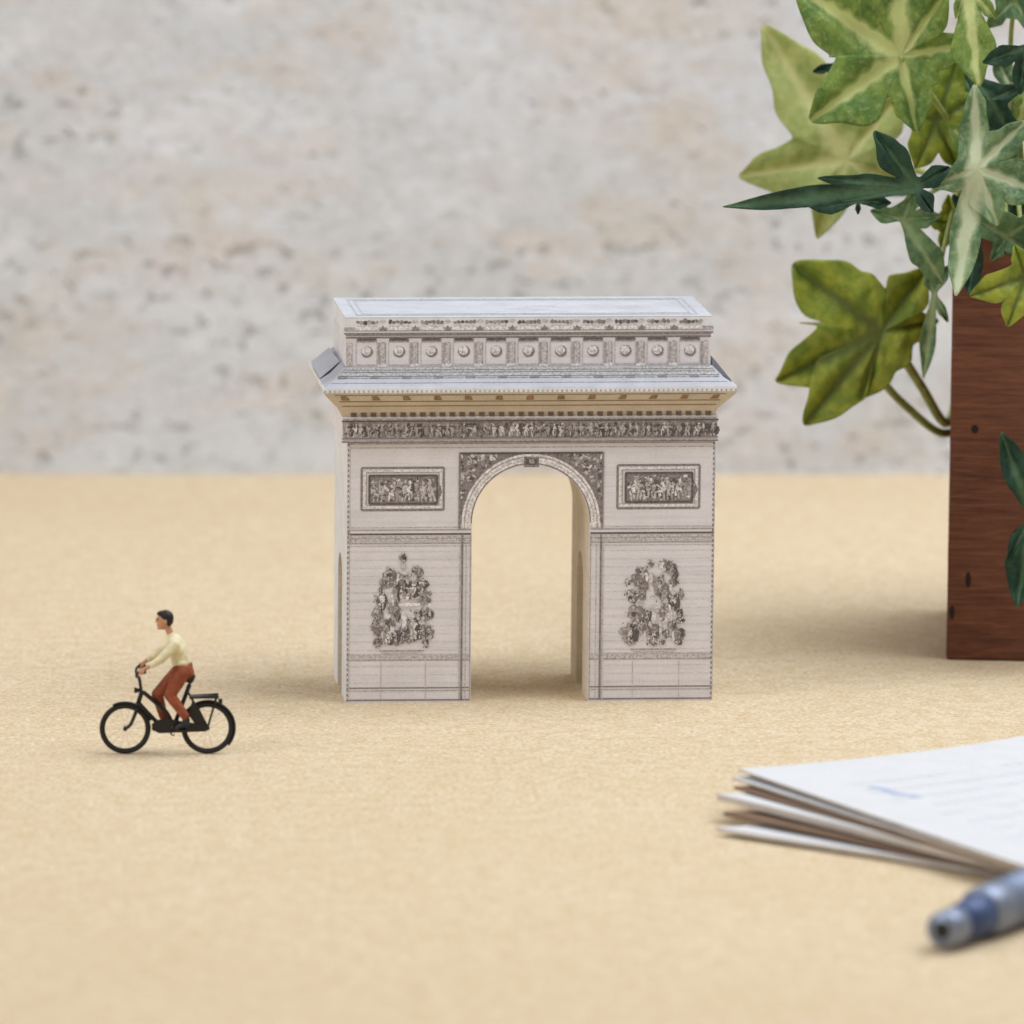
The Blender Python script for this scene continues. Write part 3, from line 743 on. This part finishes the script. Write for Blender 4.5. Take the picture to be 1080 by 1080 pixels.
# ------------------------------------------------------------------ wooden planter
bl = ground(998, 696)
YAW = R(-8.0)
planter = empty('wooden_planter', bl, YAW)
tag(planter, 'dark reddish brown stained wooden planter box holding ivy at the edge of the table', 'planter')
PH, PW, PD, PT = 7.0, 7.6, 5.0, 0.55
def plank(name, x0, y0, z0, x1, y1, z1, mat=M_WOOD, bev=0.05):
    bm = bmesh.new(); box(bm, x0, y0, z0, x1, y1, z1)
    bmesh.ops.subdivide_edges(bm, edges=bm.edges[:], cuts=7, use_grid_fill=True)
    rnd = random.Random(int(x0 * 100 + z1 * 7))
    for v in bm.verts: v.co += Vector([rnd.uniform(-0.011, 0.011) for _ in range(3)])
    o = link(name, bm, mat, planter)
    m = o.modifiers.new('b', 'BEVEL'); m.width = bev; m.segments = 3; m.limit_method = 'ANGLE'
    bake(o)
    return o
front = plank('front_panel', 0, 0, 0, PW, PT, PH, bev=0.09)
plank('back_panel', 0, PD - PT, 0, PW, PD, PH)
plank('side_panel', 0.02, PT + 0.003, 0.02, PT, PD - PT - 0.003, PH - 0.02)
plank('side_panel', PW - PT, PT + 0.003, 0.02, PW - 0.02, PD - PT - 0.003, PH - 0.02)
plank('base_panel', PT + 0.003, PT + 0.003, 0.05, PW - PT - 0.003, PD - PT - 0.003, 0.5)
M_SOIL = mat_plain('dark_soil', (0.03, 0.02, 0.014), 0.95, 0, 0.5, 6)
bm = bmesh.new()
bmesh.ops.create_grid(bm, x_segments=30, y_segments=20, size=0.5)
for v in bm.verts:
    v.co = Vector((PW / 2 + v.co.x * (PW - 2 * PT - 0.01), PD / 2 + v.co.y * (PD - 2 * PT - 0.01), PH - 0.9 + random.uniform(-0.08, 0.08)))
link('soil', bm, M_SOIL, planter)
M_NAIL = mat_plain('dark_nail', (0.012, 0.008, 0.007), 0.6, 0.2)
for (px, py, w_, h_) in ((1021, 611, 0.045, 0.13), (1028, 452, 0.06, 0.07), (1004, 646, 0.04, 0.12)):
    p = at(px, py, bl.y) - bl
    bm = bmesh.new(); tube(bm, [Vector((p.x, -0.004, p.z)), Vector((p.x, 0.2, p.z))], 0.5, 10)
    for v in bm.verts: v.co.x = p.x + (v.co.x - p.x) * w_ * 2; v.co.z = p.z + (v.co.z - p.z) * h_ * 2
    link('nail', bm, M_NAIL, planter)

# ------------------------------------------------------------------ ivy
ivy = empty('ivy_plant', bl + Vector((2.5, 2.5, PH - 0.9)))
tag(ivy, 'variegated green ivy with pointed lobed leaves spilling over the wooden planter', 'plant')
IV0 = ivy.location.copy()
ML = {
 'bright': mat_leaf('leaf_bright', (0.27, 0.385, 0.085), (0.13, 0.245, 0.055), (0.68, 0.74, 0.33), 1.25, 0.3),
 'pale': mat_leaf('leaf_pale', (0.56, 0.60, 0.24), (0.42, 0.50, 0.17), (0.72, 0.73, 0.38), 0.9, 0.4),
 'dark': mat_leaf('leaf_dark', (0.024, 0.070, 0.038), (0.011, 0.036, 0.024), (0.10, 0.19, 0.10), 0.6, 0.10, 0.55, 0.2),
 'white': mat_leaf('leaf_white', (0.24, 0.36, 0.17), (0.10, 0.20, 0.09), (0.68, 0.75, 0.52), 1.1, 0.25),
 'olive': mat_leaf('leaf_olive', (0.44, 0.48, 0.065), (0.22, 0.31, 0.045), (0.16, 0.20, 0.05), 0.8, 0.3, 0.45, 0.35),
 'grey': mat_leaf('leaf_grey', (0.22, 0.36, 0.16), (0.11, 0.21, 0.10), (0.42, 0.54, 0.30), 0.8, 0.3),
}
M_STEM = mat_plain('green_stem', (0.32, 0.38, 0.12), 0.5, 0, 0.25, 5)
def leaf(kind, c, lobes, Y, wid=0.30, sin_=0.42, cup=0.10, tilt=(0, 0), droop=0.10, vw=0.065, seed=0, fine=True):
    """c centre px; lobes: tips px (dy optional depth offset in cm); a pointed lobed leaf lying near depth Y"""
    rnd = random.Random(seed + int(c[0] * 3 + c[1]))
    C = Vector(c)
    T = sorted([(Vector((l[0], l[1])) - C, l[2] if len(l) > 2 else 0.0, l[3] if len(l) > 3 else wid) for l in lobes], key=lambda q: math.atan2(q[0].y, q[0].x))
    bd = []
    n = len(T)
    for i in range(n):
        v, dz, wd = T[i]; v2, dz2, wd2 = T[(i + 1) % n]
        L = v.length; pr = Vector((-v.y, v.x)).normalized()
        prof = ((0.48, 1.0), (0.63, 0.93), (0.79, 0.66), (0.93, 0.27))
        left = [(v * a - pr * (wd * L * b * 0.5 * (1 + rnd.uniform(-0.18, 0.18))), dz * a * a) for a, b in prof]
        right = [(v * a + pr * (wd * L * b * 0.5 * (1 + rnd.uniform(-0.18, 0.18))), dz * a * a) for a, b in prof]
        a1 = math.atan2(v.y, v.x); a2 = math.atan2(v2.y, v2.x)
        if a2 <= a1: a2 += 2 * math.pi
        gap = a2 - a1; am = (a1 + a2) / 2
        k = sin_ if gap < 2.2 else 0.10
        sl = k * min(L, v2.length) * (1.0 if gap < 2.2 else 1.0)
        sinus = (Vector((math.cos(am), math.sin(am))) * sl, 0.0)
        bd += left + [(v, dz)] + right[::-1] + [sinus]
    # smooth outline a little
    pts = []
    N = len(bd)
    for i in range(N):
        p0, p1, p2, p3 = (bd[(i + q) % N] for q in (-1, 0, 1, 2))
        for t in ((0.0, 0.25, 0.5, 0.75) if fine else (0.0, 0.5)):
            f = lambda a, b, c_, d: 0.5 * (2 * b + (c_ - a) * t + (2 * a - 5 * b + 4 * c_ - d) * t * t + (3 * b - a - 3 * c_ + d) * t ** 3)
            pts.append((f(p0[0], p1[0], p2[0], p3[0]), f(p0[1], p1[1], p2[1], p3[1])))
    Rm = max(v.length for v, _, _ in T)
    bm = bmesh.new(); lay = bm.verts.layers.float.new('vein')
    rings = []; S = [(k + 1) / 22 for k in range(22)] if fine else (0.12, 0.25, 0.38, 0.5, 0.62, 0.74, 0.86, 0.94, 1.0)
    ph = rnd.uniform(0, 6)
    def mk(p, dy):
        r = p.length / Rm
        dmin = 9; side = 0.0; dl = 1e9
        for v, _, wd in T:
            tt = max(0, min(1, p.dot(v) / v.length_squared)); d = (p - v * tt).length / (v.length * vw * (1.15 - 0.85 * tt) + 0.001)
            dmin = min(dmin, d)
            la = (p - v * tt).length
            if la < dl:
                dl = la; sg = 1 if v.cross(p) > 0 else -1
                q = (p.dot(v) / v.length_squared - 0.85 * la / v.length) * 5.5 + (0.0 if sg > 0 else 0.5)
                side = math.exp(-((abs(q - round(q)) / 0.075) ** 2)) * (0.20 if tt > 0 else 0)
        dmin *= 1 + 0.35 * math.sin(r * 21 + ph) * math.sin(p.x * 0.21 + ph)
        vein = max(math.exp(-dmin * dmin), side * (1 if dmin > 0.8 else 0))
        y = Y + dy + droop * r * r * 1.2 + tilt[0] * p.x / 66 + tilt[1] * p.y / 66 + cup * (math.exp(-dmin * dmin * 0.25) - 0.5) * 0.6 + 0.05 * math.sin(6 * r + ph) + 0.04 * math.sin(p.x * 0.07 + ph) * math.cos(p.y * 0.09)
        w3 = at(C.x + p.x, C.y + p.y, y) - IV0
        vt = bm.verts.new(w3); vt[lay] = vein; return vt
    cv = mk(Vector((0, 0)), 0)
    for s in S: rings.append([mk(p * s, dy * s * s) for p, dy in pts])
    m = len(pts)
    for k in range(m): bm.faces.new((cv, rings[0][k], rings[0][(k + 1) % m]))
    for i in range(len(S) - 1):
        for k in range(m): bm.faces.new((rings[i][k], rings[i + 1][k], rings[i + 1][(k + 1) % m], rings[i][(k + 1) % m]))
    bmesh.ops.recalc_face_normals(bm, faces=bm.faces)
    o = link('leaf', bm, ML[kind], ivy, True)
    md = o.modifiers.new('s', 'SOLIDIFY'); md.thickness = 0.018; md.offset = 0
    return o
def stem(pts, r=0.055, r1=None):
    bm = bmesh.new(); p = catmull([at(a, b, y) - IV0 for a, b, y in pts], 8)
    n = len(p); tube(bm, p, [r + ((r1 or r) - r) * i / (n - 1) for i in range(n)], 8)
    link('stem', bm, M_STEM, ivy, True)
# pale blurred leaf behind, left
leaf('pale', (893, 168), [(804, 26, 0.3, 0.42), (779, 186, 0.2, 0.50), (862, 252, 0, 0.40), (960, 205, 0, 0.5), (955, 95, 0, 0.6)], 7.4, 0.4, 0.56, 0.2)
# bright leaf, top
leaf('bright', (950, 59), [(838, -16, 0.2, 0.56), (948, -85, 0, 0.6), (1000, -10, 0, 0.5), (1026, 46, 0.1, 0.56), (967, 140, -0.2, 0.52), (854, 127, -0.3, 0.62)], 3.0, 0.5, 0.64, 0.25)
leaf('olive', (988, 128), [(965, 178, 0, 0.6), (1035, 100), (1010, 60), (940, 108, 0, 0.6), (1010, 178, 0, 0.5)], 4.6, 0.5, 0.55)
leaf('bright', (1020, -15), [(1008, 20), (1032, 92, -0.4, 0.42), (1060, -40), (985, -40), (1050, 20)], 2.4, 0.36, 0.4)
# dark leaf reaching left
leaf('dark', (965, 197), [(762, 218, -0.7, 0.105), (862, 188, -0.2, 0.17), (922, 138, 0.1, 0.42), (984, 224, -0.1, 0.6), (1002, 176, 0.1, 0.5)], 1.6, 0.3, 0.26, 0.12, vw=0.05)
leaf('dark', (905, 212), [(850, 216), (940, 214), (905, 226)], 2.3, 0.4, 0.3)
leaf('dark', (1083, 50), [(1036, 66, 0, 0.42), (1100, 10), (1130, 60), (1075, 100)], 2.0, 0.45, 0.4)
leaf('dark', (881, 68), [(857, 76, 0, 0.4), (905, 52, 0, 0.5), (890, 90)], 5.2, 0.4, 0.4)
# whitish leaf in front of the rim
leaf('white', (1030, 178), [(1008, 312, -0.5, 0.26), (982, 198, -0.1, 0.5), (1028, 88, 0.1, 0.34), (1082, 128, 0, 0.5), (1102, 205, -0.2, 0.6), (1052, 238, -0.2, 0.55)], 1.9, 0.4, 0.46, 0.22, vw=0.085)
leaf('dark', (1045, 105), [(1018, 70), (1030, 175, -0.2, 0.4), (1075, 160, 0, 0.5), (1080, 90)], 3.0, 0.45, 0.5)
leaf('dark', (1030, 240), [(1022, 310, -0.3, 0.36), (1005, 205), (1060, 215)], 2.6, 0.4, 0.4)
# grey green leaf hanging below the dark one
leaf('grey', (952, 232), [(995, 300, 0.2, 0.42), (918, 222, 0, 0.5), (965, 200), (992, 228, 0, 0.5)], 3.4, 0.45, 0.5)
leaf('grey', (985, 310), [(974, 400, 0.2, 0.18), (1000, 280, 0, 0.4), (975, 285, 0, 0.4), (1000, 340, 0, 0.3)], 4.2, 0.4, 0.4)
# fillers deeper in the clump
leaf('bright', (1040, 170), [(1000, 130), (1060, 110), (1085, 180), (1045, 235), (1000, 195)], 4.4, 0.55, 0.6)
leaf('olive', (1005, 235), [(975, 232), (1000, 205), (1040, 225), (1020, 262), (992, 262)], 4.8, 0.55, 0.6)
leaf('grey', (1000, 75), [(985, 40), (1030, 50), (1040, 95), (1005, 120), (975, 100)], 5.0, 0.55, 0.6)
leaf('white', (1068, 95), [(1050, 60), (1095, 70), (1100, 110), (1060, 135), (1042, 100)], 4.2, 0.5, 0.55)
leaf('dark', (1062, 225), [(1035, 205), (1075, 190), (1095, 240), (1060, 268)], 3.6, 0.5, 0.55)
# right side, in front of the box
leaf('grey', (1062, 250), [(1018, 226, 0, 0.5), (1100, 225), (1095, 275), (1045, 275, 0, 0.5)], 2.4, 0.5, 0.6)
leaf('olive', (1082, 292), [(1023, 312, -0.3, 0.5), (1070, 258), (1120, 270), (1100, 340), (1062, 345, -0.2, 0.5)], 1.9, 0.5, 0.62)
leaf('bright', (1075, 135), [(1050, 118), (1085, 85), (1110, 140), (1060, 160)], 3.6, 0.5, 0.5)
leaf('grey', (1070, 0), [(1040, 30), (1052, -40), (1100, -30), (1090, 35)], 3.8, 0.4, 0.5)
# dark leaf hanging in front of the face
leaf('dark', (1088, 545), [(1056, 456, -0.3, 0.34), (1073, 640, -0.4, 0.38), (1130, 480), (1135, 600), (1064, 590, -0.1, 0.4)], 2.6, 0.5, 0.62, 0.15)
# green leaf low left
leaf('olive', (930, 350), [(836, 278, 0.1, 0.62), (978, 282, -0.1, 0.62), (818, 402, -0.1, 0.50), (848, 448, -0.4, 0.46), (908, 420, 0.1, 0.75), (990, 338, 0.3, 0.6)], 5.6, 0.6, 0.74, 0.25, vw=0.07)
stem([(947, 368, 5.7), (972, 408, 6.4), (998, 446, 7.4), (1010, 400, 9.3), (1015, 250, 9.6), (1040, 225, 8.6), (1060, 250, 7.5)], 0.075, 0.085)
stem([(925, 395, 5.9), (952, 425, 6.6), (996, 457, 7.6), (1016, 420, 9.5), (1022, 240, 9.7), (1050, 220, 8.6), (1070, 250, 7.4)], 0.065, 0.085)
for (px, py, Y) in ((881, 68, 5.3), (905, 212, 2.4), (1083, 50, 2.1), (952, 232, 3.5), (985, 312, 4.3), (1062, 250, 2.5), (1045, 105, 3.1), (1030, 240, 2.7), (1082, 292, 2.0), (1075, 135, 3.7), (1070, 0, 3.9), (988, 128, 4.7), (1040, 170, 4.5), (1000, 75, 5.1), (1068, 95, 4.3)):
    stem([(px, py, Y), (px * 0.6 + 1060 * 0.4, min(py, 215) * 0.6 + 200 * 0.4 - 12, Y * 0.5 + 2.9), (px * 0.2 + 1080 * 0.8, 212, 5.4), (1075 + (py % 7) * 3, 268, 6.0)], 0.038)
stem([(893, 166, 7.5), (945, 175, 7.4), (1000, 195, 6.6), (1050, 262, 6.2)], 0.05)
stem([(950, 60, 3.1), (985, 105, 4.2), (1025, 170, 5.3), (1060, 262, 6.0)], 0.05)
stem([(965, 197, 1.7), (1010, 190, 3.2), (1050, 205, 5.0), (1075, 265, 6.0)], 0.05)
stem([(1030, 178, 2.0), (1050, 190, 3.6), (1080, 270, 6.0)], 0.05)
stem([(1020, -15, 2.5), (1028, 60, 3.8), (1050, 150, 5.0), (1065, 262, 6.0)], 0.055)
stem([(1088, 545, 2.8), (1098, 400, 2.9), (1102, 240, 3.2), (1100, 215, 4.2), (1095, 265, 6.0)], 0.05)
# foliage continuing out of the frame
for i in range(26):
    px, py = random.uniform(1060, 1440), random.uniform(-170, 235)
    Y = random.uniform(3.2, 8.5); s = random.uniform(55, 95); a0 = random.uniform(0, 6)
    if px - s < 1085: px += 70
    leaf(random.choice(('bright', 'pale', 'dark', 'white', 'grey', 'olive')), (px, py), [(px + s * math.cos(a0 + q * 1.2) * q_, py + s * math.sin(a0 + q * 1.2) * q_, random.uniform(-0.4, 0.4)) for q, q_ in ((0, 1), (1, 0.85), (2, 0.9), (3, 0.75), (4, 0.8))], Y, 0.42, 0.5, 0.2, (random.uniform(-0.6, 0.6), random.uniform(-0.6, 0.6)), seed=i, fine=False)
    stem([(px, py, Y), (px * 0.7 + 1180 * 0.3, py * 0.6 + 100, Y * 0.6 + 2.4), (px * 0.3 + 1180 * 0.7, 265, 6.2)], 0.045)

# ------------------------------------------------------------------ cards and pen
M_SHEET = mat_paper('white_sheet', (0.69, 0.695, 0.73), False, 0.02)
M_EDGE = mat_paper('edge_shade_paper', (0.50, 0.40, 0.31), False, 0.08)  # brown shading along the white top sheet's edge, given as colour
M_BROWN = mat_paper('gap_shade_paper', (0.21, 0.13, 0.085), False, 0.08)  # brown sheets added between the white ones as the shade of the gaps
M_PALE = mat_paper('pale_edge', (0.62, 0.57, 0.53), False, 0.08)
M_GREYINK = mat_plain('faded_grey_print', (0.66, 0.67, 0.71), 0.7)
M_BLUEINK = mat_plain('blue_ink', (0.42, 0.49, 0.72), 0.7)
def sheet(corner, e_back, e_front, z0, lift, mat, thick, label, text=False, seed=0):
    """corner px at height z0+lift; e_back: pixel further along the back edge; e_front: pixel along the front edge (both at z0)"""
    c = ground(*corner, z0 + lift); b = ground(*e_back, z0); f = ground(*e_front, z0); c.z = 0; b.z = 0; f.z = 0
    u = (b - c).normalized() * 13.0; v = (f - c).normalized() * 9.0
    root_loc = Vector((c.x, c.y, z0))
    NU, NV = 26, 18
    def pos(s, t, dz=0):
        q = max(0.0, 1 - s * 2.4); q2 = max(0.0, 1 - t * 1.15)
        z = lift * (q ** 1.6) * (q2 ** 1.2) + 0.012 * math.sin(3 * s + seed) * (1 - q)
        return Vector((u.x * s + v.x * t, u.y * s + v.y * t, z + 0.012 + dz))
    bm = bmesh.new()
    top = [[bm.verts.new(pos(i / NU, j / NV, thick)) for j in range(NV + 1)] for i in range(NU + 1)]
    bot = [[bm.verts.new(pos(i / NU, j / NV, 0)) for j in range(NV + 1)] for i in range(NU + 1)]
    for i in range(NU):
        for j in range(NV):
            bm.faces.new((top[i][j], top[i][j + 1], top[i + 1][j + 1], top[i + 1][j]))
            bm.faces.new((bot[i][j], bot[i + 1][j], bot[i + 1][j + 1], bot[i][j + 1]))
    edge = [(i, 0) for i in range(NU)] + [(NU, j) for j in range(NV)] + [(i, NV) for i in range(NU, 0, -1)] + [(0, j) for j in range(NV, 0, -1)]
    for k in range(len(edge)):
        a, b_ = edge[k], edge[(k + 1) % len(edge)]
        bm.faces.new((top[a[0]][a[1]], top[b_[0]][b_[1]], bot[b_[0]][b_[1]], bot[a[0]][a[1]])).material_index = 1
    bmesh.ops.recalc_face_normals(bm, faces=bm.faces)
    o = link('paper_sheet', bm, [mat, M_EDGE if text else (M_BROWN if mat is M_BROWN else M_PALE)], None, False); o.location = root_loc
    tag(o, label, 'paper', 'loose stack of printed sheets')
    if text:
        bm = bmesh.new(); rnd = random.Random(5)
        for ln in range(13):
            t = 0.16 + ln * 0.062; s = 0.07 + rnd.uniform(0, 0.02)
            while s < 0.9:
                L = rnd.uniform(0.012, 0.05)
                if rnd.random() < 0.86 and not (ln in (3, 7) and s > 0.3):
                    q = [pos(a, b2, thick + 0.004) for a, b2 in ((s, t), (s + L, t), (s + L, t + 0.014), (s, t + 0.014))]
                    bm.faces.new([bm.verts.new(x) for x in q])
                s += L + 0.008
        link('printed_text', bm, M_GREYINK, o)
        bm = bmesh.new()
        for k in range(5):
            w0 = lambda q_: 0.088 + 0.003 * q_ + 0.004 * math.sin(q_ * 1.7)
            t = 0.20 + 0.02 * k
            q = [pos(a, b2, thick + 0.0065) for a, b2 in ((w0(k), t), (w0(k) + 0.013, t), (w0(k + 1) + 0.013, t + 0.02), (w0(k + 1), t + 0.02))]
            bm.faces.new([bm.verts.new(x) for x in q])
        link('ink_stroke', bm, M_BLUEINK, o)
    return o
sheet((755, 878), (1080, 858), (1035, 924), 0.0, 0.05, M_SHEET, 0.06, 'lowest sheet of the paper stack, pale and flat on the table', seed=1)
sheet((763, 861), (1080, 850), (1045, 922), 0.075, 0.10, M_BROWN, 0.05, 'dark sheet as the shaded gap low in the paper stack, just above the lowest sheet', seed=2)
sheet((756, 845), (1080, 835), (1055, 921), 0.14, 0.14, M_SHEET, 0.10, 'thick pale curled sheet sticking out furthest in the middle of the paper stack', seed=3)
sheet((774, 833), (1080, 815), (1062, 918), 0.25, 0.14, M_BROWN, 0.04, 'brown sheet as shaded gap high in the paper stack, under the top two white sheets', seed=4)
sheet((772, 823), (1080, 800), (1064, 916), 0.30, 0.17, M_SHEET, 0.04, 'white sheet lying directly beneath the printed top sheet of the stack', seed=6)
sheet((779, 814), (1080, 779), (1068, 914), 0.36, 0.22, M_SHEET, 0.03, 'white top sheet of the paper stack with faint grey print and a blue pen stroke', True, seed=5)

M_BLUE = mat_plain('blue_grey_metal', (0.20, 0.25, 0.37), 0.45, 0.35, 0.12, 3)
M_CHROME = mat_plain('dull_metal', (0.25, 0.29, 0.39), 0.42, 0.6, 0.08)
M_NAVY = mat_plain('navy_barrel', (0.06, 0.095, 0.22), 0.4, 0.2, 0.2, 3)
p0 = ground(993, 1005); 
d = (ground(1085, 971) - p0).normalized()
pen = empty('ballpoint_pen', (p0.x, p0.y, 0))
tag(pen, 'blue grey metal pen lying on the table in front of the paper stack', 'pen')
def pen_part(name, prof, mat, seg=28):
    bm = bmesh.new(); tube(bm, [d * s + Vector((0, 0, zc)) for s, r, zc in prof], [r for s, r, zc in prof], seg, True)
    return link(name, bm, mat, pen, True)
zc = 0.40
pen_part('nozzle', [(0.0, 0.225, 0.30), (0.025, 0.24, 0.30), (0.36, 0.25, 0.305), (0.37, 0.245, 0.305), (0.38, 0.24, 0.305)], M_CHROME)
pen_part('tip_hole', [(-0.006, 0.115, 0.30), (0.05, 0.115, 0.30)], M_BLACK)
pen_part('grip', [(0.36, 0.245, 0.305), (0.9, 0.27, 0.32), (1.05, 0.29, 0.33)], M_NAVY)
pen_part('collar', [(1.05, 0.29, 0.34), (1.12, 0.335, 0.345), (1.5, 0.345, 0.35), (1.56, 0.335, 0.35)], M_CHROME)
pen_part('barrel', [(1.36, 0.33, 0.35), (3.0, 0.36, 0.365), (8.0, 0.37, 0.372), (11.5, 0.33, 0.372), (11.7, 0.2, 0.372)], M_BLUE)
